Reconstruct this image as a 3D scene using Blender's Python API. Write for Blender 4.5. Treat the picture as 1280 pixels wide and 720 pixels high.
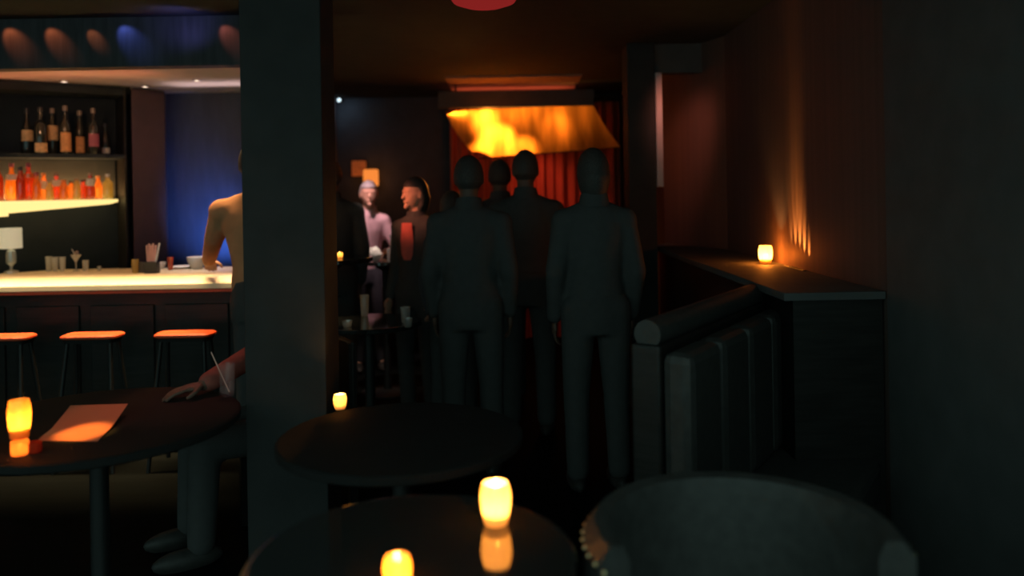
import bpy, bmesh, math, random
from mathutils import Vector, Matrix
random.seed(7)
PI = math.pi
SC = bpy.context.scene
COL = SC.collection
for o in list(bpy.data.objects): bpy.data.objects.remove(o)

# ------------------------------------------------------------------ camera, world, exposure
ROLL = math.radians(1.0); EYE = 1.5
cam_data = bpy.data.cameras.new('camera'); cam = bpy.data.objects.new('camera', cam_data); COL.objects.link(cam)
cam.location = (0, 0, EYE); cam.rotation_euler = (PI/2, ROLL, 0)
cam_data.sensor_width = 36; cam_data.lens = 28.125; cam_data.shift_y = -120/1280
cam_data.clip_start = 0.02
cam_data.dof.use_dof = True; cam_data.dof.focus_distance = 3.4; cam_data.dof.aperture_fstop = 1.05
SC.camera = cam
SC.view_settings.view_transform = 'Standard'; SC.view_settings.look = 'None'
SC.view_settings.gamma = 1; SC.view_settings.exposure = 0; SC.view_settings.use_curve_mapping = False
w = bpy.data.worlds.new('world'); SC.world = w; w.use_nodes = True
bg = w.node_tree.nodes['Background']; bg.inputs[0].default_value = (0.60, 1.0, 0.92, 1); bg.inputs[1].default_value = 0.55  # teal fill added to lift the blacks, entering through the open rear
try:
    SC.cycles.sample_clamp_indirect = 2.0; SC.cycles.sample_clamp_direct = 0
    SC.cycles.max_bounces = 6
except Exception: pass

def P(px, py, d):
    """a point of the room at distance d in front of the camera"""
    u = (px-640)/1000; v = (240-py)/1000
    return Vector((d*(u*math.cos(ROLL)+v*math.sin(ROLL)), d, EYE+d*(-u*math.sin(ROLL)+v*math.cos(ROLL))))

def area(name, loc, target, sx, sy, power, color, spread=180):
    l = bpy.data.lights.new(name, 'AREA'); l.shape = 'RECTANGLE'; l.size = sx; l.size_y = sy
    l.energy = power; l.color = color; l.spread = math.radians(spread)
    o = bpy.data.objects.new(name, l); COL.objects.link(o); o.location = loc
    d = Vector(target)-Vector(loc); o.rotation_euler = d.to_track_quat('-Z', 'Y').to_euler(); return o
def point(name, loc, power, color, r=.02, parent=None):
    l = bpy.data.lights.new(name, 'POINT'); l.energy = power; l.color = color; l.shadow_soft_size = r
    o = bpy.data.objects.new(name, l); COL.objects.link(o); o.location = loc
    if parent: o.parent = parent
    return o
def spot(name, loc, target, power, color, angle, blend=.5, r=.02):
    l = bpy.data.lights.new(name, 'SPOT'); l.energy = power; l.color = color; l.shadow_soft_size = r
    l.spot_size = math.radians(angle); l.spot_blend = blend
    o = bpy.data.objects.new(name, l); COL.objects.link(o); o.location = loc
    d = Vector(target)-Vector(loc); o.rotation_euler = d.to_track_quat('-Z', 'Y').to_euler(); return o

WARM = (1, .62, .27); AMBER = (1, .40, .10); RED = (1, .16, .08)
# light strip tucked behind the fascia, over the bar counter
area('bar_strip_light', (-2.65, 4.57, 2.31), (-2.65, 4.72, 1.0), 2.5, .08, 34, (1, .64, .30), 52)
area('bar_worktop_light', (-2.55, 5.30, 2.33), (-2.55, 5.35, 1.0), 2.2, .06, 2.0, (1, .45, .18), 60)
# cove light that washes the bar ceiling
area('cove_light_warm', (-3.2, 5.35, 2.14), (-3.2, 5.45, 2.35), 1.6, .20, .66, (1, .20, .085), 120)
area('cove_light_white', (-2.20, 6.05, 2.16), (-2.2, 6.0, 2.35), .7, .20, .42, (1, .70, .70), 100)
# blue wash of the niche
spot('blue_niche_light', (-2.15, 6.1, 1.02), (-2.42, 6.56, 1.32), 42, (.12, .30, 1), 85, 1, .05)
# warm dim wash on the plum side wall
spot('plum_wall_light', (-2.75, 5.3, 2.25), (-2.85, 6.3, 1.6), 1.6, (1, .42, .40), 60, 1, .05)
spot('bottle_spot', (-2.9, 4.78, 2.30), (-3.25, 5.92, 1.90), 9, (1, .50, .26), 50, 1, .03)  # spot added to brighten the labels on the upper shelf
spot('bowl_spot', (-2.15, 5.05, 2.33), (-2.22, 5.62, 1.0), 60, (1, .85, .80), 34, 1, .03)  # spot added to whiten the bowls and straws
# added coloured spots imitating reflections of the bar lights on the fascia
for (px, py, c, e, ang) in ((14, 52, (1, .24, .08), 1.8, 24), (66, 52, (1, .24, .08), 1.8, 22), (116, 50, (1, .28, .10), 1.5, 16),
                            (158, 42, (.14, .22, 1), 1.7, 26), (284, 50, (1, .25, .16), 1.2, 22)):
    t = P(px, py, 4.4)
    spot('fascia_reflection_spot', (t.x-.07, 4.31, 2.485), (t.x+.01, 4.4, 2.385), e*1.0, c, ang*2.1, .8, .008)
spot('ceiling_blue_spot', (-1.75, 4.2, 2.36), (-1.80, 4.32, 2.5), 1.3, (.25, .25, 1), 150, 1)
# drapes and end of the room
spot('drape_light', (.10, 7.50, 2.15), (.30, 8.0, 1.45), 22, (1, .17, .09), 70, 1, .05)  # hidden red spot added to brighten the drape
spot('cool_downlight_beam', P(424, 128, 8.05), P(440, 160, 8.3), .9, (.6, .8, 1), 165, 1, .015)
# red wash beside the far pillar
spot('right_wall_wash', (1.02, 4.9, 2.44), (1.23, 5.72, 1.75), 26, (1, .27, .17), 46, 1, .08)

# ------------------------------------------------------------------ materials
def mat(name, col, rough=.6, metal=0, noise=0, nscale=8, spec=.5, emit=None, estr=0, stretch=None, bump=0):
    m = bpy.data.materials.new(name); m.use_nodes = True; nt = m.node_tree; b = nt.nodes['Principled BSDF']
    b.inputs['Base Color'].default_value = (*col, 1); b.inputs['Roughness'].default_value = rough
    b.inputs['Metallic'].default_value = metal; b.inputs['Specular IOR Level'].default_value = spec
    if noise or bump:
        tc = nt.nodes.new('ShaderNodeTexCoord'); mp = nt.nodes.new('ShaderNodeMapping'); n = nt.nodes.new('ShaderNodeTexNoise')
        n.inputs['Scale'].default_value = nscale; n.inputs['Detail'].default_value = 4
        if stretch: mp.inputs['Scale'].default_value = stretch
        nt.links.new(tc.outputs['Object'], mp.inputs[0]); nt.links.new(mp.outputs[0], n.inputs['Vector'])
        if noise:
            r = nt.nodes.new('ShaderNodeValToRGB')
            r.color_ramp.elements[0].position = .3; r.color_ramp.elements[1].position = .7
            r.color_ramp.elements[0].color = (*[c*(1-noise) for c in col], 1)
            r.color_ramp.elements[1].color = (*[min(1, c*(1+noise)) for c in col], 1)
            nt.links.new(n.outputs['Fac'], r.inputs[0]); nt.links.new(r.outputs[0], b.inputs['Base Color'])
        if bump:
            bp = nt.nodes.new('ShaderNodeBump'); bp.inputs['Strength'].default_value = bump; bp.inputs['Distance'].default_value = .01
            nt.links.new(n.outputs['Fac'], bp.inputs['Height']); nt.links.new(bp.outputs[0], b.inputs['Normal'])
    if emit:
        b.inputs['Emission Color'].default_value = (*emit, 1); b.inputs['Emission Strength'].default_value = estr
    return m
def mat_glow(name, col, trans=.5, gloss=.08, tcol=None, noise=0, nscale=10, stretch=None, dark=.5):
    """sheet or glass that lets light through: translucent + transparent + a little gloss"""
    m = bpy.data.materials.new(name); m.use_nodes = True; nt = m.node_tree; nt.nodes.clear(); N = nt.nodes.new; L = nt.links.new
    out = N('ShaderNodeOutputMaterial'); tl = N('ShaderNodeBsdfTranslucent'); tr = N('ShaderNodeBsdfTransparent'); gl = N('ShaderNodeBsdfGlossy'); df = N('ShaderNodeBsdfDiffuse')
    tl.inputs[0].default_value = (*col, 1); df.inputs[0].default_value = (*col, 1); tr.inputs[0].default_value = (*(tcol or (1, 1, 1)), 1); gl.inputs['Roughness'].default_value = .15
    if noise:
        tc = N('ShaderNodeTexCoord'); mp = N('ShaderNodeMapping'); n = N('ShaderNodeTexNoise'); r = N('ShaderNodeValToRGB')
        n.inputs['Scale'].default_value = nscale; n.inputs['Detail'].default_value = 3
        if stretch: mp.inputs['Scale'].default_value = stretch; mp.inputs['Rotation'].default_value = (0, math.radians(32), 0)
        r.color_ramp.elements[0].position = .35; r.color_ramp.elements[1].position = .65
        r.color_ramp.elements[0].color = (*[c*dark for c in col], 1); r.color_ramp.elements[1].color = (*col, 1)
        L(tc.outputs['Object'], mp.inputs[0]); L(mp.outputs[0], n.inputs['Vector']); L(n.outputs['Fac'], r.inputs[0]); L(r.outputs[0], tl.inputs[0]); L(r.outputs[0], df.inputs[0])
    a = N('ShaderNodeMixShader'); a.inputs[0].default_value = .75; L(df.outputs[0], a.inputs[1]); L(tl.outputs[0], a.inputs[2])
    b = N('ShaderNodeMixShader'); b.inputs[0].default_value = trans; L(a.outputs[0], b.inputs[1]); L(tr.outputs[0], b.inputs[2])
    c = N('ShaderNodeMixShader'); c.inputs[0].default_value = gloss; L(b.outputs[0], c.inputs[1]); L(gl.outputs[0], c.inputs[2]); L(c.outputs[0], out.inputs[0])
    return m
def mat_emit(name, col, s):
    m = bpy.data.materials.new(name); m.use_nodes = True; nt = m.node_tree; nt.nodes.clear()
    out = nt.nodes.new('ShaderNodeOutputMaterial'); e = nt.nodes.new('ShaderNodeEmission'); e.inputs[0].default_value = (*col, 1); e.inputs[1].default_value = s
    nt.links.new(e.outputs[0], out.inputs[0]); return m
M = {
 'floor': mat('floor', (.0035, .005, .005), .8, noise=.3, nscale=3, stretch=(1, 8, 1), spec=.05),
 'ceil': mat('ceiling', (.030, .036, .036), .9, noise=.1, spec=.1),
 'plaster': mat('plaster', (.78, .74, .70), .9, noise=.04, spec=.1),
 'pillar': mat('pillar_black', (.038, .038, .038), .8, noise=.1, spec=.05),
 'pull': mat('brushed_pull', (.40, .36, .36), .55, .2, noise=.05),
 'glow_patch': mat('glow_patch', (.22, .17, .15), .9, noise=.08, spec=.05),  # made lighter than the ceiling so the canopy glow shows stronger
 'cab': mat('cabinet_black', (.02, .026, .035), .8, noise=.1, spec=.1),
 'black': mat('black_paint', (.075, .075, .075), .75, noise=.1, spec=.15),
 'fascia': mat('fascia', (.055, .05, .055), .5, noise=.25, nscale=6, stretch=(6, 1, .6), spec=.3),
 'grey': mat('grey_wall', (.045, .052, .065), .8, noise=.15),
 'plum': mat('plum_wall', (.10, .060, .070), .85, noise=.1),
 'niche': mat('niche_wall', (.045, .055, .10), .7, noise=.15, nscale=5, stretch=(5, 1, 1)),
 'wood': mat('dark_wood', (.014, .012, .011), .45, noise=.4, nscale=5, stretch=(1, 1, 12), spec=.3),
 'olive': mat('olive_panel', (.055, .057, .055), .7, noise=.15),
 'stone': mat('pale_stone', (.80, .72, .52), .35, noise=.06, nscale=5, stretch=(1, 4, 1)),
 'tabletop': mat('lacquered_top', (.016, .018, .018), .07, noise=.1, spec=.9),
 'matte_top': mat('matte_tabletop', (.014, .014, .014), .75, noise=.1, spec=.1),
 'iron': mat('dark_iron', (.03, .03, .03), .5, .6),
 'leather_red': mat('red_leather', (.85, .10, .025), .5, noise=.08, nscale=20),
 'leather': mat('black_leather', (.038, .036, .034), .5, noise=.2, nscale=30, spec=.3, bump=.1),
 'brass': mat('brass', (.75, .62, .35), .3, 1, noise=.1),
 'steel': mat('satin_steel', (.75, .70, .70), .35, .8, noise=.05),
 'cloth': mat('dark_cloth', (.07, .07, .07), .95, noise=.05, nscale=25, spec=.05),
 'navy': mat('navy_cloth', (.06, .065, .075), .95, noise=.05, nscale=25, spec=.05),
 'tan': mat('tan_shirt', (.55, .26, .13), .9, noise=.1, nscale=12, spec=.1),
 'coral': mat('coral_shirt', (.70, .16, .13), .85, noise=.1, nscale=20, spec=.1),
 'pink': mat('pink_shirt', (.75, .52, .54), .85, noise=.1, nscale=15, spec=.1),
 'rust': mat('rust_sleeve', (.30, .09, .07), .9, noise=.15, nscale=25, spec=.1),
 'skin': mat('skin', (.62, .36, .25), .55, noise=.06, nscale=20, spec=.3),
 'skin_shaded': mat('shaded_skin', (.13, .075, .055), .55, noise=.06, nscale=20, spec=.3),  # skin darkened to keep necks and hands in silhouette
 'hair': mat('dark_hair', (.06, .052, .048), .6, noise=.3, nscale=60, stretch=(6, 6, 1), spec=.2),
 'hair_grey': mat('grey_hair', (.45, .42, .42), .6, noise=.3, nscale=50, stretch=(6, 6, 1), spec=.3),
 'drape': mat('red_drape', (.36, .09, .055), .75, noise=.2, nscale=6, stretch=(8, 8, .5), spec=.2),
 'paper': mat('menu_card', (.55, .17, .09), .30, noise=.05, spec=.5),
 'linen': mat('white_linen', (.85, .83, .80), .8, noise=.05),
 'china': mat('white_china', (.9, .9, .9), .25, noise=.02),
 'straw_pink': mat('pink_straw', (.80, .42, .34), .5, noise=.15),
 'cork': mat('cap', (.30, .22, .18), .5, noise=.1), 'cap_black': mat('cap_black', (.04, .035, .04), .4),
 'label_tan': mat('label_tan', (.75, .45, .22), .7, noise=.25, nscale=40), 'label_white': mat('label_white', (.8, .7, .6), .7, noise=.15, nscale=40),
 'label_orange': mat('label_orange', (.85, .38, .14), .7, noise=.2, nscale=40), 'label_plum': mat('label_plum', (.45, .12, .16), .7, noise=.2),
 'wax': mat_glow('wax', (.95, .80, .55), .1, .02),
 'votive': mat_glow('votive_glass', (1, .88, .62), .06, .05, (1, .8, .5)),
 'votive_open': mat_glow('votive_glass_clear', (1, .62, .22), .40, .05, (1, .7, .35), noise=1, nscale=30, dark=.7),
 'votive_thin': mat_glow('votive_glass_thin', (1, .80, .45), .70, .04, (1, .75, .45)),
 'clear': mat_glow('clear_glass', (.9, .9, .88), .62, .22),
 'amber': mat_glow('amber_glass', (1, .52, .13), .30, .10, (.9, .40, .12)),
 'ruby': mat_glow('ruby_glass', (.75, .20, .07), .35, .10, (.7, .18, .1)),
 'olive_glass': mat_glow('straw_glass', (.80, .66, .28), .35, .10, (.95, .85, .5)),
 'dark_glass': mat('dark_glass', (.02, .022, .02), .12, spec=.6),
 'lampshade': mat('lampshade', (.7, .68, .58), .8, noise=.05, emit=(.95, .85, .55), estr=.33),
 'canopy': mat_glow('amber_canopy', (.95, .46, .12), .0, .0, noise=1, nscale=1.8, stretch=(5, 1, .5), dark=.42),
 'shelf_glow': mat_emit('lit_shelf', (1, .70, .25), 1.35),
 'flame': mat_emit('flame', (1, .55, .16), 22),
 'downlight': mat_emit('downlight_lens', (1, .75, .55), 4),
 'cool_lens': mat_emit('cool_lens', (.7, .9, 1), 2),
 'orange_shade': mat_emit('orange_shade', (1, .27, .045), .95),
 'red_shade': mat_emit('red_lampshade', (.8, .05, .045), .28),
}
# satin wall panelling with a brushed sheen that draws reflections out vertically
def mat_satin():
    m = bpy.data.materials.new('brushed_panel'); m.use_nodes = True; nt = m.node_tree; nt.nodes.clear(); N = nt.nodes.new; L = nt.links.new
    out = N('ShaderNodeOutputMaterial'); d = N('ShaderNodeBsdfDiffuse'); g = N('ShaderNodeBsdfAnisotropic'); t = N('ShaderNodeCombineXYZ'); t.inputs[2].default_value = 1
    g.inputs['Color'].default_value = (.85, .62, .5, 1); g.inputs['Roughness'].default_value = .50; g.inputs['Anisotropy'].default_value = .3; g.inputs['Rotation'].default_value = SAT_ROT
    L(t.outputs[0], g.inputs['Tangent'])
    tc = N('ShaderNodeTexCoord'); mp = N('ShaderNodeMapping'); n = N('ShaderNodeTexNoise'); r = N('ShaderNodeValToRGB')
    mp.inputs['Scale'].default_value = (12, 12, .25); n.inputs['Scale'].default_value = 2.5
    L(tc.outputs['Object'], mp.inputs[0]); L(mp.outputs[0], n.inputs['Vector']); L(n.outputs['Fac'], r.inputs[0])
    r.color_ramp.elements[0].color = (.075, .055, .05, 1); r.color_ramp.elements[1].color = (.12, .08, .07, 1)
    L(r.outputs[0], d.inputs[0])
    bp = N('ShaderNodeBump'); bp.inputs['Strength'].default_value = .12; bp.inputs['Distance'].default_value = .004
    L(n.outputs['Fac'], bp.inputs['Height']); L(bp.outputs[0], g.inputs['Normal'])
    mx = N('ShaderNodeMixShader'); mx.inputs[0].default_value = .03; L(d.outputs[0], mx.inputs[1]); L(g.outputs[0], mx.inputs[2]); L(mx.outputs[0], out.inputs[0])
    return m
SAT_ROT = .25
M['satin'] = mat_satin()

# ------------------------------------------------------------------ mesh helpers
class MB:
    def __init__(s): s.v = []; s.f = []
    def add(s, vs, fs):
        n = len(s.v); s.v += [tuple(p) for p in vs]; s.f += [tuple(i+n for i in f) for f in fs]; return s
    def box(s, x0, x1, y0, y1, z0, z1, mtx=None):
        vs = [Vector(p) for p in ((x0,y0,z0),(x1,y0,z0),(x1,y1,z0),(x0,y1,z0),(x0,y0,z1),(x1,y0,z1),(x1,y1,z1),(x0,y1,z1))]
        if mtx: vs = [mtx @ p for p in vs]
        return s.add(vs, [(0,3,2,1),(4,5,6,7),(0,1,5,4),(1,2,6,5),(2,3,7,6),(3,0,4,7)])
    def prism(s, pts, z0, z1):      # pts counter-clockwise in plan
        n = len(pts); vs = [(x, y, z0) for x, y in pts]+[(x, y, z1) for x, y in pts]
        fs = [tuple(range(n))[::-1], tuple(range(n, 2*n))]+[(i, (i+1) % n, n+(i+1) % n, n+i) for i in range(n)]
        return s.add(vs, fs)
    def rings(s, rings, cap=True, close=False):
        n = len(rings[0]); vs = [p for r in rings for p in r]; fs = []
        R = len(rings)
        for i in range(R if close else R-1):
            a = i*n; b = ((i+1) % R)*n
            for j in range(n): k = (j+1) % n; fs.append((a+j, a+k, b+k, b+j))
        if cap and not close: fs.append(tuple(range(n))[::-1]); fs.append(tuple(range((R-1)*n, R*n)))
        return s.add(vs, fs)
    def lathe(s, prof, c=(0,0,0), n=24, sy=1):
        cx, cy, cz = c
        return s.rings([[(cx+r*math.cos(2*PI*j/n), cy+sy*r*math.sin(2*PI*j/n), cz+z) for j in range(n)] for r, z in prof])
    def tube(s, pts, r, n=10):
        pts = [Vector(p) for p in pts]; rs = r if isinstance(r, (list, tuple)) else [r]*len(pts); out = []; up = None
        for i, p in enumerate(pts):
            t = (pts[min(i+1, len(pts)-1)]-pts[max(i-1, 0)]).normalized()
            if up is None: up = Vector((0,0,1)) if abs(t.z) < .9 else Vector((1,0,0))
            a = t.cross(up).normalized(); b = t.cross(a).normalized(); up = -b if False else up
            out.append([p+(a*math.cos(2*PI*j/n)+b*math.sin(2*PI*j/n))*rs[i] for j in range(n)])
        return s.rings(out)
    def capsule(s, p, q, r0, r1, n=12):
        p = Vector(p); q = Vector(q); t = (q-p); L = t.length or 1e-5; t /= L
        up = Vector((0,0,1)) if abs(t.z) < .9 else Vector((1,0,0)); a = t.cross(up).normalized(); b = t.cross(a)
        out = []
        for k in range(5):
            th = -PI/2+PI/2*(k+.15)/4.15; out.append((p+t*r0*math.sin(th), r0*math.cos(th)))
        for k in range(5):
            th = PI/2*k/4.15; out.append((q+t*r1*math.sin(th), r1*math.cos(th)))
        return s.rings([[c+(a*math.cos(2*PI*j/n)+b*math.sin(2*PI*j/n))*max(r, .0005) for j in range(n)] for c, r in out])
    def ell(s, c, rad, mtx=None, n=20, m=12, fn=None):
        rr = []
        for i in range(m+1):
            th = -PI/2+PI*(i+.02)/(m+.04) if 0 < i < m else (-PI/2+.03 if i == 0 else PI/2-.03)
            ring = []
            for j in range(n):
                ph = 2*PI*j/n; p = Vector((rad[0]*math.cos(th)*math.cos(ph), rad[1]*math.cos(th)*math.sin(ph), rad[2]*math.sin(th)))
                if fn: p = fn(p)
                if mtx: p = mtx @ p
                ring.append(p+Vector(c))
            rr.append(ring)
        return s.rings(rr)
    def build(s, name, m, parent=None, smooth=True, bevel=0, kind=None, loc=None, raw=False):
        me = bpy.data.meshes.new(name); me.from_pydata(s.v, [], s.f); me.validate()
        bm = bmesh.new(); bm.from_mesh(me); bmesh.ops.recalc_face_normals(bm, faces=bm.faces); bm.to_mesh(me); bm.free()
        if m: me.materials.append(M[m] if isinstance(m, str) else m)
        if smooth:
            for p in me.polygons: p.use_smooth = True
        o = bpy.data.objects.new(name, me); COL.objects.link(o)
        if bevel:
            b = o.modifiers.new('bevel', 'BEVEL'); b.width = bevel; b.segments = 2; b.limit_method = 'ANGLE'
        if smooth and not raw:
            try: me.set_sharp_from_angle(angle=math.radians(40))
            except Exception: pass
        if parent: o.parent = parent
        if loc: o.location = loc
        if kind: o['kind'] = kind
        return o
def tag(o, label, cat, group=None, kind=None):
    o['label'] = label; o['category'] = cat
    if group: o['group'] = group
    if kind: o['kind'] = kind
    return o
def thing(name, label, cat, loc=(0,0,0), rz=0, group=None):
    o = bpy.data.objects.new(name, None); COL.objects.link(o); o.location = loc; o.rotation_euler = (0, 0, rz); o.empty_display_size = .1
    return tag(o, label, cat, group)
def struct(name, mb, m, **k): return mb.build(name, m, kind='structure', smooth=False, **k)

# ------------------------------------------------------------------ the room
YB = 8.3
struct('floor', MB().box(-5, 2.2, -1.5, YB, -.1, 0), 'floor')
# main ceiling and the bar's lower plaster ceiling
struct('ceiling', MB().box(-5, 2.2, 1.3, YB, 2.5, 2.62), 'ceil')
struct('trim_1', MB().prism([(-5, 4.5), (-1.3, 4.5), (-1.3, 5.6), (-1.9, 6.6), (-5, 6.6)], 2.35, 2.498), 'plaster')   # dropped bar ceiling
struct('trim_2', MB().box(-5, -1.02, 4.4, 4.5, 2.226, 2.499), 'fascia')                                  # fascia over the bar
struct('wall_back', MB().box(-1.9, 1.5, YB, YB+.1, 0, 2.5), 'grey')
struct('wall_partition', MB().box(-1.9, -1.8, 6.602, YB, 0, 2.5), 'grey')
struct('wall_niche', MB().box(-5, -1.8, 6.5, 6.6, 0, 2.35), 'niche')
struct('wall_left', MB().box(-5.1, -5, 1.3, 6.6, 0, 2.5), 'black')
# plum side wall beside the back bar
struct('wall_side', MB().prism([(-2.88, 6.08), (-2.725, 6.30), (-2.80, 6.50), (-3.10, 6.50)], 0, 2.34), 'plum')
# right wall: satin panelling in its far part, a plain dark stretch nearer
wr = [(1.14, 6.0), (1.41, 5.25), (1.41, 3.0)]
struct('wall_right', MB().prism([(1.14, 6.0), (1.41, 5.25), (1.41, 3.0), (1.6, 3.0), (1.6, 6.05), (1.25, YB), (1.14, YB)][::1], 0, 2.5), 'satin')
struct('wall_near', MB().box(1.40, 1.6, .8, 2.999, 0, 2.5), 'black')
struct('trim_glow_panel', MB().box(-.56, .62, 6.85, 8.25, 2.485, 2.4995), 'glow_patch')   # paler ceiling panel added to strengthen the glow over the canopy
# pillars
struct('wall_pillar', MB().box(-.986, -.690, 2.92, 3.14, 0, 2.5), 'pillar', bevel=.004)
struct('wall_pier', MB().box(.80, .985, 5.45, 5.7, 0, 2.5), 'pillar', bevel=.004)
# low header beam in the middle of the room
struct('trim_3', MB().box(.985, 1.40, 5.5, 5.6, 2.30, 2.5), 'black')

# pleated drape at the end of the room
def drape():
    t = thing('drape', 'red-brown pleated floor-length drape across the end of the room behind the crowd', 'curtain', (0, 8.1, 0))
    n = 320; x0, x1 = -.62, 1.10; rr = []
    for z in (0.02, .6, 1.2, 1.8, 2.40):
        a = .035*(1-.25*(z/2.4)); fr = []
        for i in range(n):
            u = i/(n-1); x = x0+(x1-x0)*u; fr.append((x, -a*math.sin(u*2*PI*17+.5*math.sin(u*23))-.01*math.sin(u*61), z))
        bk = [(x, y+.012, zz) for x, y, zz in fr[::-1]]
        rr.append(fr+bk)
    MB().rings(rr).build('pleated_cloth', 'drape', t)
    MB().tube([(x0-.05, 0, 2.44), (x1+.03, 0, 2.44)], .016).build('curtain_rail', 'iron', t)
drape()

# ------------------------------------------------------------------ amber canopy under its rail
def canopy():
    t = thing('glowing_canopy', 'glowing amber fabric canopy slanting under a black rail above the crowd', 'light', (0, 7.3, 2.2))
    off = Vector(t.location)
    def L(p): return p-off
    tl, tr, bl, br = P(556, 139, 7.3), P(741, 131, 7.3), P(598, 198, 7.0), P(776, 184, 7.0)
    n, m = 40, 14; g = []
    for j in range(m+1):
        v = j/m; row = []
        for i in range(n+1):
            u = i/n
            a = tl.lerp(tr, u); b = bl.lerp(br, u); p = a.lerp(b, v)
            if u < .06: p += (tr-tl)*0.0
            p += Vector((-.10*math.sin(PI*v)*(1-u)*.25, .03*math.sin(PI*v), -.015*math.sin(PI*v)))
            if v > .85 and u < .1: p.z += .10*(v-.85)/.15*(.1-u)/.1*.6
            row.append(L(p))
        g.append(row)
    vs = [p for r in g for p in r]; N = len(vs); vs += [p+Vector((0, .008, .003)) for p in vs[:]]
    fs = []
    for j in range(m):
        for i in range(n):
            a = j*(n+1)+i; fs.append((a, a+1, a+n+2, a+n+1))
    # single sheet with hems (thickness from the solidify modifier keeps it a real cloth)
    o = MB().add(vs[:N], fs).build('cloth', 'canopy', t)
    r = P(548, 128, 7.3); r2 = P(742, 119.5, 7.3)
    mid = (L(r)+L(r2))/2; ang = math.atan2(r2.z-r.z, r2.x-r.x)
    Lx = (r2-r).length/2
    MB().box(-Lx, Lx, -.03, .03, -.075, .075, Matrix.Translation(mid)).build('rail', 'black', t, smooth=False, bevel=.006)
    for x in (-.55, .55): MB().tube([mid+Vector((x, 0, .075)), (mid.x+x, mid.y, .30)], .008).build('hanger', 'iron', t)
    for x in (-.5,):      # back tie rod that carries the lower hem
        MB().tube([L(bl)+Vector((0, .01, .0)), L(br)+Vector((0, .01, 0))], .006).build('hem_rod', 'iron', t)
    # strip lamp above and behind the rail: washes the ceiling
    c = t.location+mid
    area('canopy_uplight', (c.x-.03, 7.62, c.z+.03), (c.x-.03, 7.55, 2.6), 1.10, .02, 1.5, (1, .15, .06), 170)
    # lamps behind the cloth
    area('canopy_strip_lamp', (c.x-.05, 7.46, 2.225), (c.x+.03, 7.2, 2.15), 1.25, .03, 4.3, (1, .36, .05), 150)
    for (px, py, e, a) in ((606, 150, 200, 34), (622, 174, 380, 36), (656, 188, 190, 28), (604, 190, 150, 24), (696, 160, 30, 40)):
        q = P(px, py, 7.2); spot('canopy_lamp', (q.x+.05, 7.75, q.z+.06), q, e, (1, .34, .05), a, 1, .04)
canopy()

# ------------------------------------------------------------------ small lights in ceilings
def downlight(loc, label, m='downlight', r=.022, group=None):
    t = thing('ceiling_downlight', label, 'light', loc, 0, group)
    MB().lathe([(r*1.5, 0), (r*1.5, -.006), (r*1.05, -.012), (r*1.0, -.004), (r*1.0, 0)], n=20).build('trim_ring', 'steel', t)
    MB().lathe([(r*.98, 0), (r*.9, -.008), (.002, -.012)], n=20).build('lens', m, t)
    return t
for (px, d, lab) in ((246, 5.75, 'small round downlight in the pale bar ceiling, rightmost of three beside the big pillar'),
                  (181, 6.02, 'small round downlight in the bar ceiling above the plum side wall'),
                  (80, 5.70, 'small round downlight in the bar ceiling above the back-bar bottles')):
    p = P(px, 100, d); downlight((p.x, p.y, 2.35), lab)
p = P(424, 124, 8.2); 
t = thing('wall_spotlight', 'tiny cool white spotlight high on the back wall just right of the big pillar', 'light', (p.x, 8.28, p.z))
MB().tube([(0, .02, 0), (0, -.05, .0)], .014).build('arm', 'iron', t)
MB().lathe([(.024, -.03), (.026, .02), (.016, .03)], (0, -.06, 0)).build('lamp_head', 'iron', t)
MB().ell((0, -.09, -.01), (.018, .012, .018)).build('lens', 'cool_lens', t)
# round red ceiling lamp over the middle of the room
p = P(605, 2, 3.92)
t = thing('ceiling_lamp', 'round dome ceiling lamp with a dim red shade over the middle of the room', 'light', (p.x, p.y, 2.5))
MB().lathe([(.19, 0), (.19, -.012), (.16, -.014)], n=40).build('mounting_ring', 'iron', t)
MB().lathe([(.175, -.012), (.172, -.04), (.15, -.068), (.10, -.086), (.03, -.092), (.001, -.092)], n=40).build('shade', 'red_shade', t)

# ------------------------------------------------------------------ the bar
BX0, BX1, BY0, BY1 = -4.0, -1.55, 4.67, 5.75
def bar():
    t = thing('bar_counter', 'long bar counter with brightly lit pale stone top and dark wood front', 'counter', (BX0, BY0, 0))
    MB().prism([(0, 0), (BX1-BX0, 0), (BX1-BX0, BY1-BY0), (.78, BY1-BY0), (0, .50)], .965, 1.0).build('worktop', 'stone', t, smooth=False, bevel=.005)
    MB().box(0.02, BX1-BX0-.02, .004, .03, .946, .964).build('edge_trim', 'leather_red', t, smooth=False, bevel=.003)
    f = MB().prism([(.03, .16), (BX1-BX0-.03, .16), (BX1-BX0-.03, BY1-BY0-.05), (.80, BY1-BY0-.05), (.03, .46)], .0, .964)
    fr_ = f.build('front', 'wood', t, smooth=False)
    for i in range(5):
        MB().box(.1+i*.45, .1+i*.45+.38, .145, .16, .14, .86).build('front_panel', 'wood', fr_, smooth=False, bevel=.004)
    MB().tube([(.1, .05, .2), (BX1-BX0-.1, .05, .2)], .018).build('foot_rail', 'brass', t)
    for i in range(3): MB().tube([(.3+i*.9, .05, .2), (.3+i*.9, .17, .2)], .010).build('rail_bracket', 'brass', t)
bar()
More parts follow.
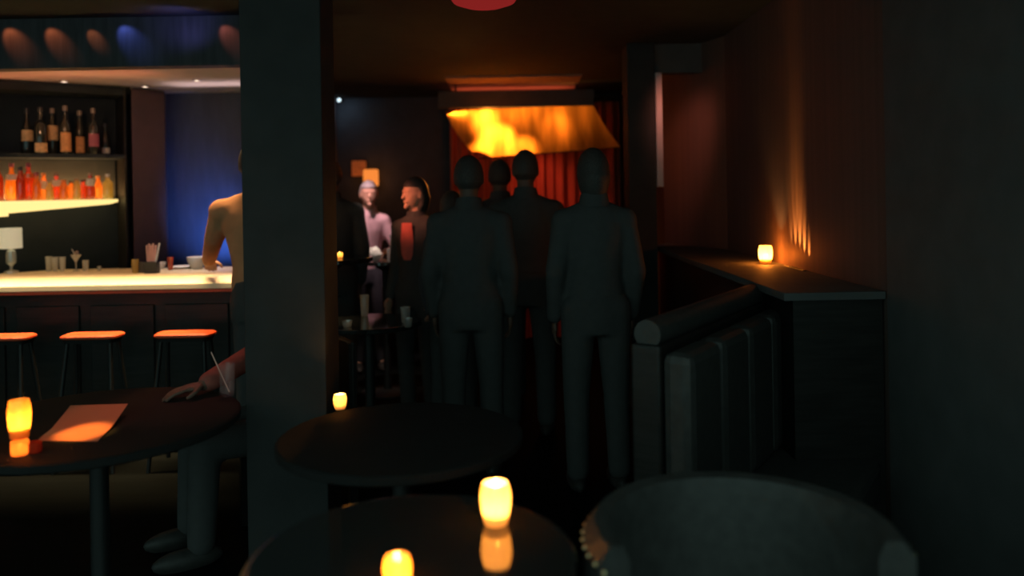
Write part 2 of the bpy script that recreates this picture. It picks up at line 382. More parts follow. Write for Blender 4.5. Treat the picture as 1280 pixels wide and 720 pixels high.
def stool(x, y, label):
    t = thing('bar_stool', label, 'stool', (x, y, 0), 0, 'red bar stools')
    w_, dpt = .160, .075; prof = []
    def rr(hx, hy, z, r=.04):
        pts = []
        for cx, cy, a0 in ((hx-r, hy-r, 0), (-hx+r, hy-r, 90), (-hx+r, -hy+r, 180), (hx-r, -hy+r, 270)):
            for k in range(5):
                a = math.radians(a0+k*22.5); pts.append((cx+r*math.cos(a), cy+r*math.sin(a), z))
        return pts
    MB().rings([rr(w_-.01, dpt-.006, .722), rr(w_, dpt, .728), rr(w_, dpt, .738), rr(w_-.01, dpt-.008, .745)]).build('seat', 'leather_red', t)
    MB().rings([rr(w_-.02, dpt-.012, .700, .03), rr(w_-.01, dpt-.008, .721, .03)]).build('seat_frame', 'iron', t)
    for sx in (-1, 1):
        for sy in (-1, 1): MB().tube([(sx*.12, sy*.045, .70), (sx*.165, sy*.13, .0)], .012).build('leg', 'iron', t)
    MB().tube([(-.152, -.104, .22), (.152, -.104, .22)], .009).build('footrest', 'iron', t)
for px, lab in ((22-17, 'red bar stool leftmost at the bar, cut by the left edge of the picture'), (116, 'red bar stool in the middle of the three at the bar'), (232, 'red bar stool rightmost of the three, nearest the big pillar')):
    p = P(px, 419, 4.5); stool(p.x, p.y, lab)

# ------------------------------------------------------------------ back bar, angled
P0 = Vector((-3.55, 5.55)); P1 = Vector((-2.90, 6.03)); U = (P1-P0).normalized(); Nn = Vector((-U.y, U.x))   # Nn points to the back
def bb(s, t_): q = P0+U*s+Nn*t_; return (q.x, q.y)
def backbar():
    t = thing('back_bar_cabinet', 'tall dark back-bar cabinet standing at an angle behind the bar', 'cabinet', (0, 0, 0))
    S0, S1 = -.46, (P1-P0).length
    def bx(s0, s1, t0, t1, z0, z1): return MB().prism([bb(s0, t0), bb(s1, t0), bb(s1, t1), bb(s0, t1)], z0, z1)
    bx(S0, S1, .30, .33, 0, 2.34).build('back_panel', 'cab', t, smooth=False)
    bx(S0, S1-.03, .285, .299, 1.50, 1.80).build('olive_panel', 'olive', t, smooth=False)
    bx(S1-.015, S1, 0, .30, 0, 2.34).build('side_panel', 'wood', t, smooth=False)
    bx(S0, S1-.015, .01, .30, 1.805, 1.835).build('shelf', 'cab', t, smooth=False)
    bx(S0, S1-.015, -.0, .30, 2.28, 2.34).build('cornice', 'cab', t, smooth=False)
    bx(S0, S1-.015, 0.02, .30, 0, .93).build('base_cabinet', 'wood', t, smooth=False)
    bx(S0, S1-.015, -.02, .30, .93, .96).build('back_counter', 'cab', t, smooth=False)
    # glowing shelf with tapering front
    SL = S1-.06; m = MB()
    a = []
    for s, zb, tf in ((S0, 1.37, -.02), (.045, 1.392, -.02), (.046, 1.412, .0), (SL-.06, 1.462, .0), (SL, 1.478, .02)):
        a.append([(*bb(s, tf), zb), (*bb(s, .28), zb), (*bb(s, .28), 1.498), (*bb(s, tf), 1.498)])
    m.rings(a).build('lit_shelf', 'shelf_glow', t, smooth=False)
backbar()
def px_s(px, tt):    # where along the cabinet a given sight line crosses
    u = (px-640)/1000+.004
    ox, oy = bb(0, tt)
    # (ox+U.x s) = u (oy+U.y s)
    return (u*oy-ox)/(U.x-u*U.y)
def bottle(px, tt, z, h, r, shape, glass, cap, lab, label, group, neck=.30):
    s = px_s(px, tt); x, y = bb(s, tt)
    t = thing('bottle', label, 'bottle', (x, y, z), math.atan2(U.y, U.x), group)
    sh = h*(1-neck)
    if shape == 'square': prof = [(r*.9, 0), (r, .006), (r, sh*.86), (r*.7, sh*.96), (.014, sh*1.03), (.013, h*.90), (.015, h*.905)]
    elif shape == 'round': prof = [(r*.8, 0), (r, sh*.12), (r*1.02, sh*.45), (r*.85, sh*.8), (r*.4, sh*.98), (.013, sh*1.06), (.013, h*.9), (.015, h*.905)]
    else: prof = [(r*.93, 0), (r, .006), (r, sh*.72), (r*.85, sh*.86), (.016, sh*1.02), (.012, h*.88), (.014, h*.905)]
    gl_ = MB().lathe(prof, n=20).build('glass', glass, t)
    MB().lathe([(.0155, h*.89), (.016, h*.99), (.012, h), (.001, h)], n=14).build('cap', cap, t)
    if lab:
        lm, z0, z1 = lab
        MB().rings([[((r+.0015)*math.cos(a), (r+.0015)*math.sin(a), h*zz) for a in [PI*1.5+(k-6)*.16 for k in range(13)]]+[((r-.002)*math.cos(a), (r-.002)*math.sin(a), h*zz) for a in [PI*1.5+(6-k)*.16 for k in range(13)]] for zz in (z0, z1)]).build('label', lm, gl_)
    return t
q = bb(.33, .25)
o_ = area('bottle_backlight', (q[0], q[1], 1.502), (q[0], q[1], 2.0), .8, .03, 5.5, (1, .55, .20), 170); o_.rotation_euler = (PI, 0, math.atan2(U.y, U.x))  # strip added behind the bottles to make their glass glow
UP = 'bottles on the upper back-bar shelf'; LO = 'bottles on the glowing shelf'
ups = [(31, .33, .042, 'round', 'label_tan', .28, .52, 'dark bottle with a round tan label, leftmost on the upper shelf'),
 (48, .33, .046, 'square', 'label_tan', .02, .22, 'dark bottle with a wide low tan label on the upper shelf'),
 (63, .34, .038, 'std', 'label_tan', .30, .62, 'dark bottle with a tall ornate tan label set high, upper shelf'),
 (79, .35, .040, 'std', 'label_orange', .04, .44, 'dark bottle with a tall bright orange label, middle of the upper shelf'),
 (97, .33, .034, 'std', 'label_orange', .04, .40, 'slim dark bottle with narrow orange label right of the bright orange one, upper shelf'),
 (114, .34, .040, 'square', 'label_plum', .16, .44, 'dark bottle with a plum-red label, second from the right on the upper shelf'),
 (129, .24, .032, 'round', 'label_white', .05, .22, 'short dark bottle with a tiny pale label, rightmost on the upper shelf')]
for px, h, r, sh, lm, z0, z1, lab in ups:
    bottle(px, {48: .05, 79: .05, 114: .05}.get(px, .17), 1.836, h, r, sh, 'dark_glass', 'cork' if px in (63, 79, 97, 114) else 'cap_black', (lm, z0, z1), lab, UP)
los = [(-7, .10, .27, .038, 'std', 'ruby', 'cap_black', None, 'ruby bottle cut by the left edge of the picture on the glowing shelf'),
 (11, .17, .27, .044, 'round', 'amber', 'label_plum', ('label_white', .55, .70), 'broad amber bottle with pale neck label, leftmost whole one on the glowing shelf'),
 (22, .05, .24, .030, 'std', 'ruby', 'cap_black', None, 'slim dark ruby bottle left of the yellow-collared one on the glowing shelf'),
 (32, .12, .27, .042, 'square', 'ruby', 'label_plum', ('olive_glass', .60, .72), 'tall ruby bottle with a yellow collar on the glowing shelf'),
 (42, .05, .20, .026, 'std', 'amber', 'label_plum', None, 'small amber bottle with plum cap just right of the yellow-collared bottle'),
 (51, .14, .20, .028, 'std', 'amber', 'label_orange', ('label_white', .40, .70), 'amber bottle with high pale label left of the round-shouldered one, glowing shelf'),
 (58, .05, .15, .026, 'round', 'olive_glass', 'cork', None, 'squat straw-coloured bottle at the front of the glowing shelf, left half'),
 (67, .13, .20, .034, 'round', 'ruby', 'cork', ('label_white', .50, .74), 'ruby bottle with pale round shoulder label near the middle of the glowing shelf'),
 (76, .06, .15, .028, 'std', 'amber', 'label_orange', None, 'short amber bottle with orange cap near the middle of the glowing shelf'),
 (85, .13, .14, .030, 'square', 'amber', 'cap_black', None, 'short square amber bottle with black cap, glowing shelf'),
 (92, .06, .16, .026, 'std', 'olive_glass', 'cork', None, 'short straw-coloured bottle with cork right of the square amber one'),
 (100, .14, .15, .030, 'round', 'ruby', 'cap_black', None, 'small round ruby bottle with black cap, glowing shelf'),
 (109, .09, .20, .032, 'round', 'ruby', 'cork', ('label_white', .50, .78), 'ruby bottle with pale painted shoulder highlight, third from right on the glowing shelf'),  # its pale label piece stands for a highlight on the glass
 (119, .17, .18, .028, 'std', 'amber', 'label_orange', None, 'amber bottle with orange cap, second from the right on the glowing shelf'),
 (131, .07, .19, .036, 'square', 'olive_glass', 'linen', None, 'pale straw-coloured bottle with white cap, rightmost on the glowing shelf')]
for px, tt, h, r, sh, gl, cap, lab, text in los: bottle(px, tt, 1.499, h, r, sh, gl, cap, lab, text, LO, .26 if h > .17 else .22)

# things standing on the bar counter
def lamp_table():
    p = P(14, 330, 5.55); t = thing('table_lamp', 'small table lamp with a pale drum shade on the bar at the far left', 'lamp', (p.x, p.y, 1.0))
    z0 = .0
    MB().lathe([(.045, 0), (.045, .012), (.012, .02)], n=24).build('base', 'steel', t)
    MB().lathe([(.008, .015), (.010, .05), (.030, .07), (.032, .11), (.028, .15), (.010, .165), (.008, .20)], n=20).build('stem', 'clear', t)
    MB().lathe([(.070, .17), (.068, .31), (.066, .31), (.068, .17)], n=32).build('shade', 'lampshade', t)
lamp_table()
def tumbler(x, y, z, r, h, label, group, m='clear', name='tumbler', cat='glass', prof=None):
    o = MB().lathe(prof or [(r*.7, 0), (r*.78, .004), (r, h), (r*.94, h), (r*.72, .012), (.001, .012)], n=20).build(name, m)
    o.location = (x, y, z); tag(o, label, cat, group); return o
BG = 'glasses on the back of the bar'
for px, h, lab in ((61, .105, 'clear tumbler, leftmost of the row of glasses on the bar'), (69, .10, 'clear tumbler, second from the left in the row of glasses on the bar'), (78, .10, 'clear tumbler, third from the left in the row of glasses on the bar')):
    p = P(px, 333, 5.6); tumbler(p.x, p.y, 1.0, .022, h, lab, BG)
p = P(95, 333, 5.6)
t = thing('cocktail_glass', 'tall stemmed cocktail glass with a garnish, right of the three tumblers', 'glass', (p.x, p.y, 1.0))
MB().lathe([(.026, 0), (.024, .004), (.004, .01), (.004, .06), (.036, .115), (.034, .115), (.003, .066)], n=20).build('bowl', 'clear', t)
MB().ell((.006, 0, .125), (.012, .012, .018)).build('garnish', 'cork', t)
MB().tube([(-.028, 0, .155), (.012, 0, .08)], .0025).build('cocktail_stick', 'linen', t)
p = P(107, 333, 5.6); tumbler(p.x, p.y, 1.0, .022, .075, 'short clear glass right of the stemmed cocktail glass on the bar', BG)
p = P(124, 333, 5.6); tumbler(p.x, p.y, 1.0, .013, .03, 'tiny shot glass standing alone on the bar, right of the other glasses', BG)
p = P(169, 334, 5.35); o = tumbler(p.x, p.y, 1.0, .024, .095, 'small tan tumbler left of the straw caddy on the bar', None, 'olive_glass')
p = P(178, 334, 5.40)
o = MB().box(-.022, .022, -.03, .03, 0, .07).build('napkin_box', 'black', smooth=False, bevel=.004, loc=(p.x, p.y, 1.0)); tag(o, 'small black napkin box between the tan tumbler and the straw caddy', 'box')
p = P(190, 334, 5.35)
t = thing('caddy', 'dark metal caddy holding a sheaf of drinking straws on the bar', 'caddy', (p.x, p.y, 1.0))
MB().box(-.042, .042, -.03, .03, 0, .075).build('cup', 'iron', t, smooth=False, bevel=.004)
cx, cy = p.x, p.y
for i, (a, b_) in enumerate(((-.034, -.040), (-.020, -.020), (-.006, -.004), (.008, .012), (.020, .034), (.032, .060))):
    o = MB().tube([(0, 0, 0), (b_-a, .0, .11+.012*(i % 2))], .0062).build('drinking_straw', 'straw_pink' if i < 5 else 'linen', loc=(cx+a*.8, cy, 1.0765))
    tag(o, ('pink drinking straw, leftmost in the dark caddy on the bar', 'pink drinking straw, second from the left in the dark caddy', 'pink drinking straw, third from the left in the dark caddy', 'pink drinking straw, third from the right in the dark caddy', 'pink drinking straw just left of the white one in the dark caddy', 'white drinking straw leaning right in the dark caddy on the bar')[i], 'straw', 'straws in the caddy')
def bowl(px, d, r, h, label, m='china', name='bowl'):
    p = P(px, 330, d); o = MB().lathe([(r*.5, 0), (r*.55, .004), (r*.9, h*.6), (r, h), (r*.95, h), (r*.8, h*.5), (.001, .01)], n=28).build(name, m, loc=(p.x, p.y, 1.0)); tag(o, label, 'bowl')
bowl(201, 5.62, .036, .05, 'little white bowl just right of the straw caddy')
bowl(246, 5.6, .066, .085, 'large white bowl on the bar next to the leaning man\'s arm')
p = P(228, 330, 5.68); o = MB().lathe([(.05, 0), (.055, .004), (.085, .014), (.083, .016), (.05, .006), (.001, .006)], n=28).build('plate', 'china', loc=(p.x, p.y, 1.0)); tag(o, 'white plate on the bar left of the large white bowl', 'plate')
p = P(213, 330, 5.55); tumbler(p.x, p.y, 1.0, .02, .09, 'smoky dark tumbler on the bar between little bowl and plate', None, 'ruby')

# ------------------------------------------------------------------ tables and candles
def table(name, x, y, z, r, label, cat='table', top='tabletop'):
    t = thing(name, label, cat, (x, y, 0))
    MB().lathe([(r-.01, z-.03), (r, z-.024), (r, z-.004), (r-.006, z), (r-.012, z), (r-.03, z), (.001, z)], n=64).build('tabletop', top, t)
    MB().lathe([(.035, .02), (.03, .06), (.03, z-.08), (.10, z-.032)], n=24).build('pedestal', 'iron', t)
    MB().lathe([(.24 if z < .9 else .2, 0), (.24 if z < .9 else .2, .012), (.05, .03), (.001, .03)], n=36).build('base', 'iron', t)
    return t
table('cocktail_table', -.22, 1.66, .75, .34, 'round black lacquered table in the foreground with two votive candles')
table('cocktail_table', -1.42, 2.72, .75, .46, 'round black table at the lower left carrying the menu and tall candle glass', top='matte_top')
table('cocktail_table', -.36, 2.50, .75, .38, 'round black table with one small candle right in front of the big pillar', top='matte_top')
table('cocktail_table', -.86, 4.74, .75, .31, 'low round black table with empty glasses just right of the big pillar')
table('high_table', -1.16, 5.12, 1.1, .26, 'round black standing-height table with one tiny candle beside the big pillar')

def candle(x, y, z, r, h, power, label, tall=False, m='votive', flame=1.0, name='votive_candle', noglass=False):
    t = thing(name, label, 'candle', (x, y, z), 0, None)
    MB().lathe([(r*.72, 0), (r*.80, .004), (r*.96, h*.35), (r*1.04, h*.65), (r*.98, h*.85), (r*.86, h), (r*.81, h), (r*.93, h*.85), (r*.98, h*.65), (r*.90, h*.35), (r*.75, .010), (.001, .008)], n=28).build('glass_holder', m, t)
    wx_ = MB().lathe([(r*.68, .010), (r*.72, h*.28), (.003, h*.26)], n=20).build('wax', 'wax', t)
    MB().tube([(0, 0, h*.26), (0, .001, h*.26+.008)], .001, 6).build('wick', 'iron', wx_)
    fz = h*.26+.008; fh = .022*flame
    MB().lathe([(.0005, 0), (.004*flame, fh*.25), (.0045*flame, fh*.4), (.002*flame, fh*.8), (.0004, fh)], (0, 0, fz), n=12).build('flame', 'flame', t)
    point('candle_light', (0, 0, fz+fh*.5), power, (1, .43, .11), .008, t)
    return t
c = P(620, 657, 1.81); candle(c.x, c.y, .751, .034, .092, 16, 'votive candle in a round glass on the foreground table, the brightest one')
c = P(497, 738, 1.52); candle(c.x, c.y, .751, .026, .060, 2.4, 'votive candle at the bottom edge of the picture, left of the brightest one', m='votive_open')
c = P(425, 503, 2.80); candle(c.x, c.y, .751, .023, .052, 3.0, 'tiny votive candle in front of the big pillar')
c = P(25, 572, 2.36); tt_ = candle(c.x, c.y, .800, .031, .112, 2.8, 'tall amber candle glass on a short foot beside the menu at the lower left', m='votive_open')
MB().lathe([(.022, -.0485), (.024, -.045), (.024, -.008), (.010, -.001), (.001, -.001)], n=24).build('foot', 'amber', tt_)
point('foot_glow', (0, 0, -.027), .12, (1, .30, .08), .006, tt_)
c = P(957, 325, 4.2); LEDX = c.x; candle(LEDX, 4.2, 1.101, .036, .095, 13.0, 'votive candle on the ledge along the brushed right wall', m='votive_thin')
c = P(425, 318, 5.05); candle(c.x, c.y, 1.101, .018, .036, .9, 'very small candle on the standing-height table beside the big pillar')

# menu card on the left table
def menu():
    off = P(105, 555, 2.5); t = thing('menu', 'curled glossy menu card lit orange by added spots beside the tall candle glass', 'menu', (off.x, off.y, .7515))
    A, B, C_, D = P(47, 552, 2.49), P(122, 557, 2.47), P(88, 505, 2.77), P(160, 503, 2.78)
    n, m = 16, 20; rows = []
    for j in range(m+1):
        v = j/m; row = []
        for i in range(n+1):
            u = i/n; p = A.lerp(B, u).lerp(C_.lerp(D, u), v)
            p.z = .7525+.050*max(0, v-.25)**1.2+.004*math.sin(PI*min(1, v/.4))
            row.append(p-Vector((off.x, off.y, .7515)))
        rows.append(row)
    vs = [p for r in rows for p in r]; N = len(vs); vs += [p-Vector((0, 0, .0008)) for p in vs]
    fs = []
    for j in range(m):
        for i in range(n):
            a = j*(n+1)+i; q = (a, a+1, a+n+2, a+n+1); fs.append(q); fs.append(tuple(k+N for k in q[::-1]))
    b = [i for i in range(n+1)]+[j*(n+1)+n for j in range(1, m+1)]+[m*(n+1)+i for i in range(n-1, -1, -1)]+[j*(n+1) for j in range(m-1, 0, -1)]
    for k in range(len(b)): a, c = b[k], b[(k+1) % len(b)]; fs.append((a, a+N, c+N, c))
    MB().add(vs, fs).build('card', 'paper', t)
    MB().box(-.15, -.04, .20, .26, 0, .016).build('stand', 'black', t, smooth=False, bevel=.003)
menu()
o = MB().lathe([(.018, 0), (.02, .003), (.021, .03), (.019, .03), (.018, .006), (.001, .005)], n=18).build('shot_glass', 'ruby', loc=(P(43, 570, 2.38).x, 2.38, .751)); tag(o, 'little ruby shot glass between the tall candle glass and the menu', 'glass')
spot('menu_band_fill', (-1.62, 1.95, 2.42), P(104, 539, 2.55), 420, (1, .50, .10), 6.4, .8, .01)  # added spot imitating the candle's bright band on the card
spot('menu_red_fill', (-1.55, 2.9, 2.42), P(118, 520, 2.68), 18, (1, .22, .12), 11, .8, .01)  # added red fill for the upper part of the card
# glass with a straw in front of the seated person's sleeve
p = P(284, 492, 3.02)
t = thing('highball_glass', 'clear highball glass with a thin leaning straw beside the forearm at the big pillar', 'glass', (p.x, p.y, .7505))
MB().lathe([(.024, 0), (.026, .004), (.030, .12), (.028, .12), (.025, .012), (.001, .012)], n=20).build('glass', mat_glow('thin_glass', (.9, .9, .9), .93, .05), t)
MB().tube([(.008, 0, .014), (-.058, 0, .165)], .0025, 8).build('straw', 'straw_pink', t)
# empty glasses on the low table behind the pillar
for px, py, h, r, lab in ((456, 395, .13, .028, 'tall clear glass at the back of the low table right of the big pillar'), (507, 404, .09, .03, 'clear tumbler, rightmost at the back of the low table'), (509, 411, .05, .026, 'squat clear glass at the right edge of the low table'), (434, 408, .035, .03, 'squat clear glass at the left edge of the low table')):
    q = P(px, py, 4.7); dd = .75/((py-243)/1000); q = P(px, py, dd); tumbler(q.x, max(4.5, min(4.95, q.y)), .751, r, h, lab, 'glasses on the low table')

t = thing('streak_slot', 'slim slot added in the ledge, its spots imitating a candle reflection on the wall', 'light', (1.384, 3.93, 1.101))
MB().box(-.006, .006, -.13, .13, 0, .004).build('lens', 'iron', t, smooth=False, bevel=.001)
MB().box(-.009, .009, -.135, .135, -.001, .002).build('trim_frame', 'iron', t, smooth=False, bevel=.0005)
for (yy, hh, e) in ((4.05, 1.42, 30), (3.99, 1.39, 75), (3.93, 1.36, 85), (3.87, 1.27, 55), (3.81, 1.22, 20)):  # added spots imitating the candle's reflection drawn up the wall
    spot('streak_light', (1.380, yy, 1.112), (1.413, yy, hh), e, (1, .34, .06), 21, 1, .004)
# ledge along the right wall and the banquette in front of it
t = thing('wall_ledge', 'black ledge at chest height along the brushed right wall carrying a candle', 'ledge', (1.2, 4.6, 0))
MB().prism([(1.02-1.2, 3.02-4.6), (1.405-1.2, 3.02-4.6), (1.405-1.2, 5.24-4.6), (1.15-1.2, 5.94-4.6), (1.0-1.2, 5.72-4.6)], 1.07, 1.1).build('top', 'black', t, smooth=False, bevel=.003)
MB().prism([(1.06-1.2, 3.04-4.6), (1.40-1.2, 3.04-4.6), (1.40-1.2, 5.22-4.6), (1.14-1.2, 5.90-4.6), (1.04-1.2, 5.70-4.6)], 0, 1.07).build('panelled_front', 'wood', t, smooth=False)
def banquette():
    t = thing('banquette', 'black leather banquette with a rolled top edge running diagonally to the right wall', 'sofa', (.8, 3.1, 0))
    a = Vector((.36, 2.50)); b = Vector((1.0, 3.45)); d = (b-a).normalized(); n = Vector((d.y, -d.x)); L = (b-a).length
    ox = Vector((.8, 3.1))
    def pr(s0, s1, t0, t1, z0, z1): return MB().prism([tuple(a+d*s+n*q-ox) for s, q in ((s0, t0), (s1, t0), (s1, t1), (s0, t1))], z0, z1)
    pr(0, L, 0, .10, 0, 1.02).build('back_frame', 'wood', t, smooth=False, bevel=.01)
    MB().tube([Vector((*(a+n*.05+d*.02-ox), 1.05)), Vector((*(b+n*.05-d*.02-ox), 1.05))], .045, 16).build('top_roll', 'leather', t)
    for i in range(4): pr(L*i/4+.005, L*(i+1)/4-.005, .10, .20, .46, 1.0).build('back_cushion', 'leather', t, smooth=False, bevel=.03)
    pr(0, L-.12, .12, .55, .32, .46).build('seat', 'leather', t, smooth=False, bevel=.03)
    pr(0.02, L-.14, .10, .50, 0, .32).build('plinth', 'wood', t, smooth=False)
banquette()
# tub chair with a nailhead rim
def tub():
    cx, cy, R = .475, 1.70, .33; t = thing('tub_chair', 'black leather tub chair with brass nailhead rim at the right of the foreground table', 'chair', (cx, cy, 0))
    A = [math.radians(a) for a in range(-20, 201, 5)]
    rings = []
    for a in A:
        c, s = math.cos(a), math.sin(a); rings.append([(r*c, r*s, z) for r, z in ((R-.06, .40), (R, .40), (R+.005, .76), (R-.02, .79), (R-.05, .785), (R-.065, .75))])
    bk_ = MB().rings(rings).build('backrest', 'leather', t)
    MB().lathe([(.01, .36), (.25, .36), (.268, .38), (.265, .45), (.22, .475), (.001, .48)], n=40).build('seat', 'leather', t)
    MB().lathe([(.01, .30), (R-.01, .30), (R, .33), (R, .395), (.26, .396)], n=44).build('seat_base', 'leather', t)
    for i in range(34):
        a = math.radians(-14+i*6.6)
        MB().ell(((R+.006)*math.cos(a), (R+.006)*math.sin(a), .752), (.0055, .0055, .0055), n=8, m=6).build('nailhead', 'brass', bk_)
    for a in (45, 135, 225, 315):
        a = math.radians(a); MB().tube([(.22*math.cos(a), .22*math.sin(a), .31), (.27*math.cos(a), .27*math.sin(a), 0)], [.02, .013]).build('leg', 'wood', t)
tub()

# polished vertical pull beside the far pillar
pT, pB = P(819, 90, 5.42), P(826, 234, 5.42)
t = thing('vertical_bar_handle', 'long vertical satin metal pull catching light beside the far pillar', 'handle', (1.012, 5.44, pB.z))
MB().box(-.026, .020, -.012, .012, 0, pT.z-pB.z).build('bar', 'pull', t, smooth=False, bevel=.006)
for z in (.06, .76): MB().tube([(-.05, .04, z), (-.0, .0, z)], .007).build('bracket', 'iron', t)
spot('pull_spot', (1.04, 5.18, 2.46), (1.012, 5.43, 1.95), 2.6, (1, .55, .50), 20, 1, .02)  # small pink spot added to light the pull

# ------------------------------------------------------------------ orange lamp and picture at the end wall
q = P(463, 222, 7.6)
t = thing('wall_lamp', 'glowing square orange wall lamp behind the man by the big pillar', 'lamp', (q.x, 8.28, q.z))
S = 8.2/7.6
q2 = P(463, 222, 8.2)
t.location = (q2.x, 8.29, q2.z)
MB().box(-.072, .072, -.11, -.01, -.085, .085).build('shade', 'orange_shade', t, smooth=False, bevel=.012)
MB().box(-.03, .03, -.012, .01, -.05, .05).build('backplate', 'iron', t, smooth=False)
point('wall_lamp_light', (q2.x+.02, 8.05, q2.z), .9, (1, .33, .12), .05)
q2 = P(448, 208, 8.25)
t = thing('framed_picture', 'dull orange framed picture on the end wall left of the square orange lamp', 'picture', (q2.x, 8.299, q2.z))
MB().box(-.085, .085, -.02, 0, -.11, .07).build('frame', 'iron', t, smooth=False, bevel=.003)
MB().box(-.075, .075, -.023, -.0201, -.10, .06).build('print', 'label_orange', t, smooth=False)

# ------------------------------------------------------------------ people
def remesh_obj(mb, name, m, vox, smooth=2, parent=None):
    me = bpy.data.meshes.new('tmp'); me.from_pydata(mb.v, [], mb.f)
    bm = bmesh.new(); bm.from_mesh(me); bmesh.ops.recalc_face_normals(bm, faces=bm.faces); bm.to_mesh(me); bm.free()
    o = bpy.data.objects.new('tmp', me); COL.objects.link(o)
    r = o.modifiers.new('r', 'REMESH'); r.mode = 'VOXEL'; r.voxel_size = vox; r.use_smooth_shade = True
    s = o.modifiers.new('s', 'SMOOTH'); s.factor = .5; s.iterations = smooth
    dg = bpy.context.evaluated_depsgraph_get(); ev = o.evaluated_get(dg)
    me2 = bpy.data.meshes.new_from_object(ev); bpy.data.objects.remove(o); bpy.data.meshes.remove(me)
    me2.name = name; me2.materials.clear(); me2.materials.append(M[m])
    for p in me2.polygons: p.use_smooth = True
    o2 = bpy.data.objects.new(name, me2); COL.objects.link(o2)
    if parent: o2.parent = parent
    return o2
def hand(mb, w_, dirv, nrm, curl=.5, side=1, s=1.0):
    d = Vector(dirv).normalized(); n = Vector(nrm); n = (n-d*n.dot(d)).normalized(); x = d.cross(n).normalized()*side
    w_ = Vector(w_)
    mtx = Matrix((x, d, n)).transposed()
    mb.ell(w_+d*.048*s, (.040*s, .055*s, .015*s), mtx, n=14, m=8)
    for k, (off, ln) in enumerate(((-.029, .070), (-.010, .080), (.010, .075), (.028, .058))):
        p = w_+x*off*s+d*.085*s; a = 0; L = ln*s
        for seg, fr in enumerate((.42, .32, .26)):
            a += curl*(.35 if seg == 0 else .65); q = p+(d*math.cos(a)-n*math.sin(a))*L*fr
            mb.capsule(p, q, .0092*s*(1-.08*seg), .0088*s*(1-.08*seg), 8); p = q
    p = w_+x*-.030*s+d*.025*s; q = p+(d*.7-x*.8-n*.25).normalized()*.040*s; r = q+(d*.9-x*.25-n*.35).normalized()*.032*s
    mb.capsule(p, q, .013*s, .011*s, 8); mb.capsule(q, r, .0105*s, .009*s, 8)
def head(mb, c, rz, tilt=0, s=1.0):
    R = Matrix.Rotation(rz, 3, 'Z') @ Matrix.Rotation(tilt, 3, 'X'); c = Vector(c)
    def fn(p):     # front is +Y: narrow the jaw, flatten the face
        z = p.z/.118
        if z < 0: k = 1+.28*z; p.x *= k; p.y *= (1+.10*z) if p.y > 0 else (1+.45*z)
        if p.y > .07: p.y = .07+(p.y-.07)*.75
        for sx in (-1, 1):   # eye sockets
            e = Vector((sx*.031, .085, .006)); dd = (p-e).length
            if dd < .03: p.y -= .010*(1-dd/.03)
        return p*s
    mb.ell(c, (.076, .095, .118), R, n=32, m=24, fn=fn)
    def h(v): return c+R @ (Vector(v)*s)
    mb.capsule(h((0, .082, .008)), h((0, .102, -.022)), .008*s, .013*s, 8)      # nose
    mb.capsule(h((0, .070, -.082)), h((0, .076, -.090)), .022*s, .018*s, 8)     # chin
    mb.capsule(h((-.018, .083, -.052)), h((.018, .083, -.052)), .0075*s, .0075*s, 8)   # lips
    for sx in (-1, 1):
        mb.ell(h((sx*.076, -.005, -.005)), (.010*s, .018*s, .032*s), R, n=10, m=8)
        mb.ell(h((sx*.031, .076, .004)), (.012*s, .010*s, .010*s), R, n=10, m=8)
        mb.capsule(h((sx*.016, .086, .024)), h((sx*.046, .078, .026)), .006*s, .005*s, 6)
def hair(c, rz, tilt, s, mat_, parent, long=0):
    R = Matrix.Rotation(rz, 3, 'Z') @ Matrix.Rotation(tilt, 3, 'X'); c = Vector(c); mb = MB()
    def fn(p):
        if p.z < .045 and p.y > .02: k = .78; p.x *= k; p.y *= k*.85
        elif p.z < -.045 and not long: p.x *= .85; p.y *= .85
        if p.z < -.06 and not long: p.z = -.06+(p.z+.06)*.3
        if long and p.z < 0: p.z *= 1+long; p.x *= 1+.12*long; p.y = min(p.y, .02)-.01
        return p*s
    mb.ell(c+R @ Vector((0, -.006*s, .010*s)), (.086, .106, .125), R, n=28, m=22, fn=fn)
    return remesh_obj(mb, 'hair', mat_, .008, 2, parent)
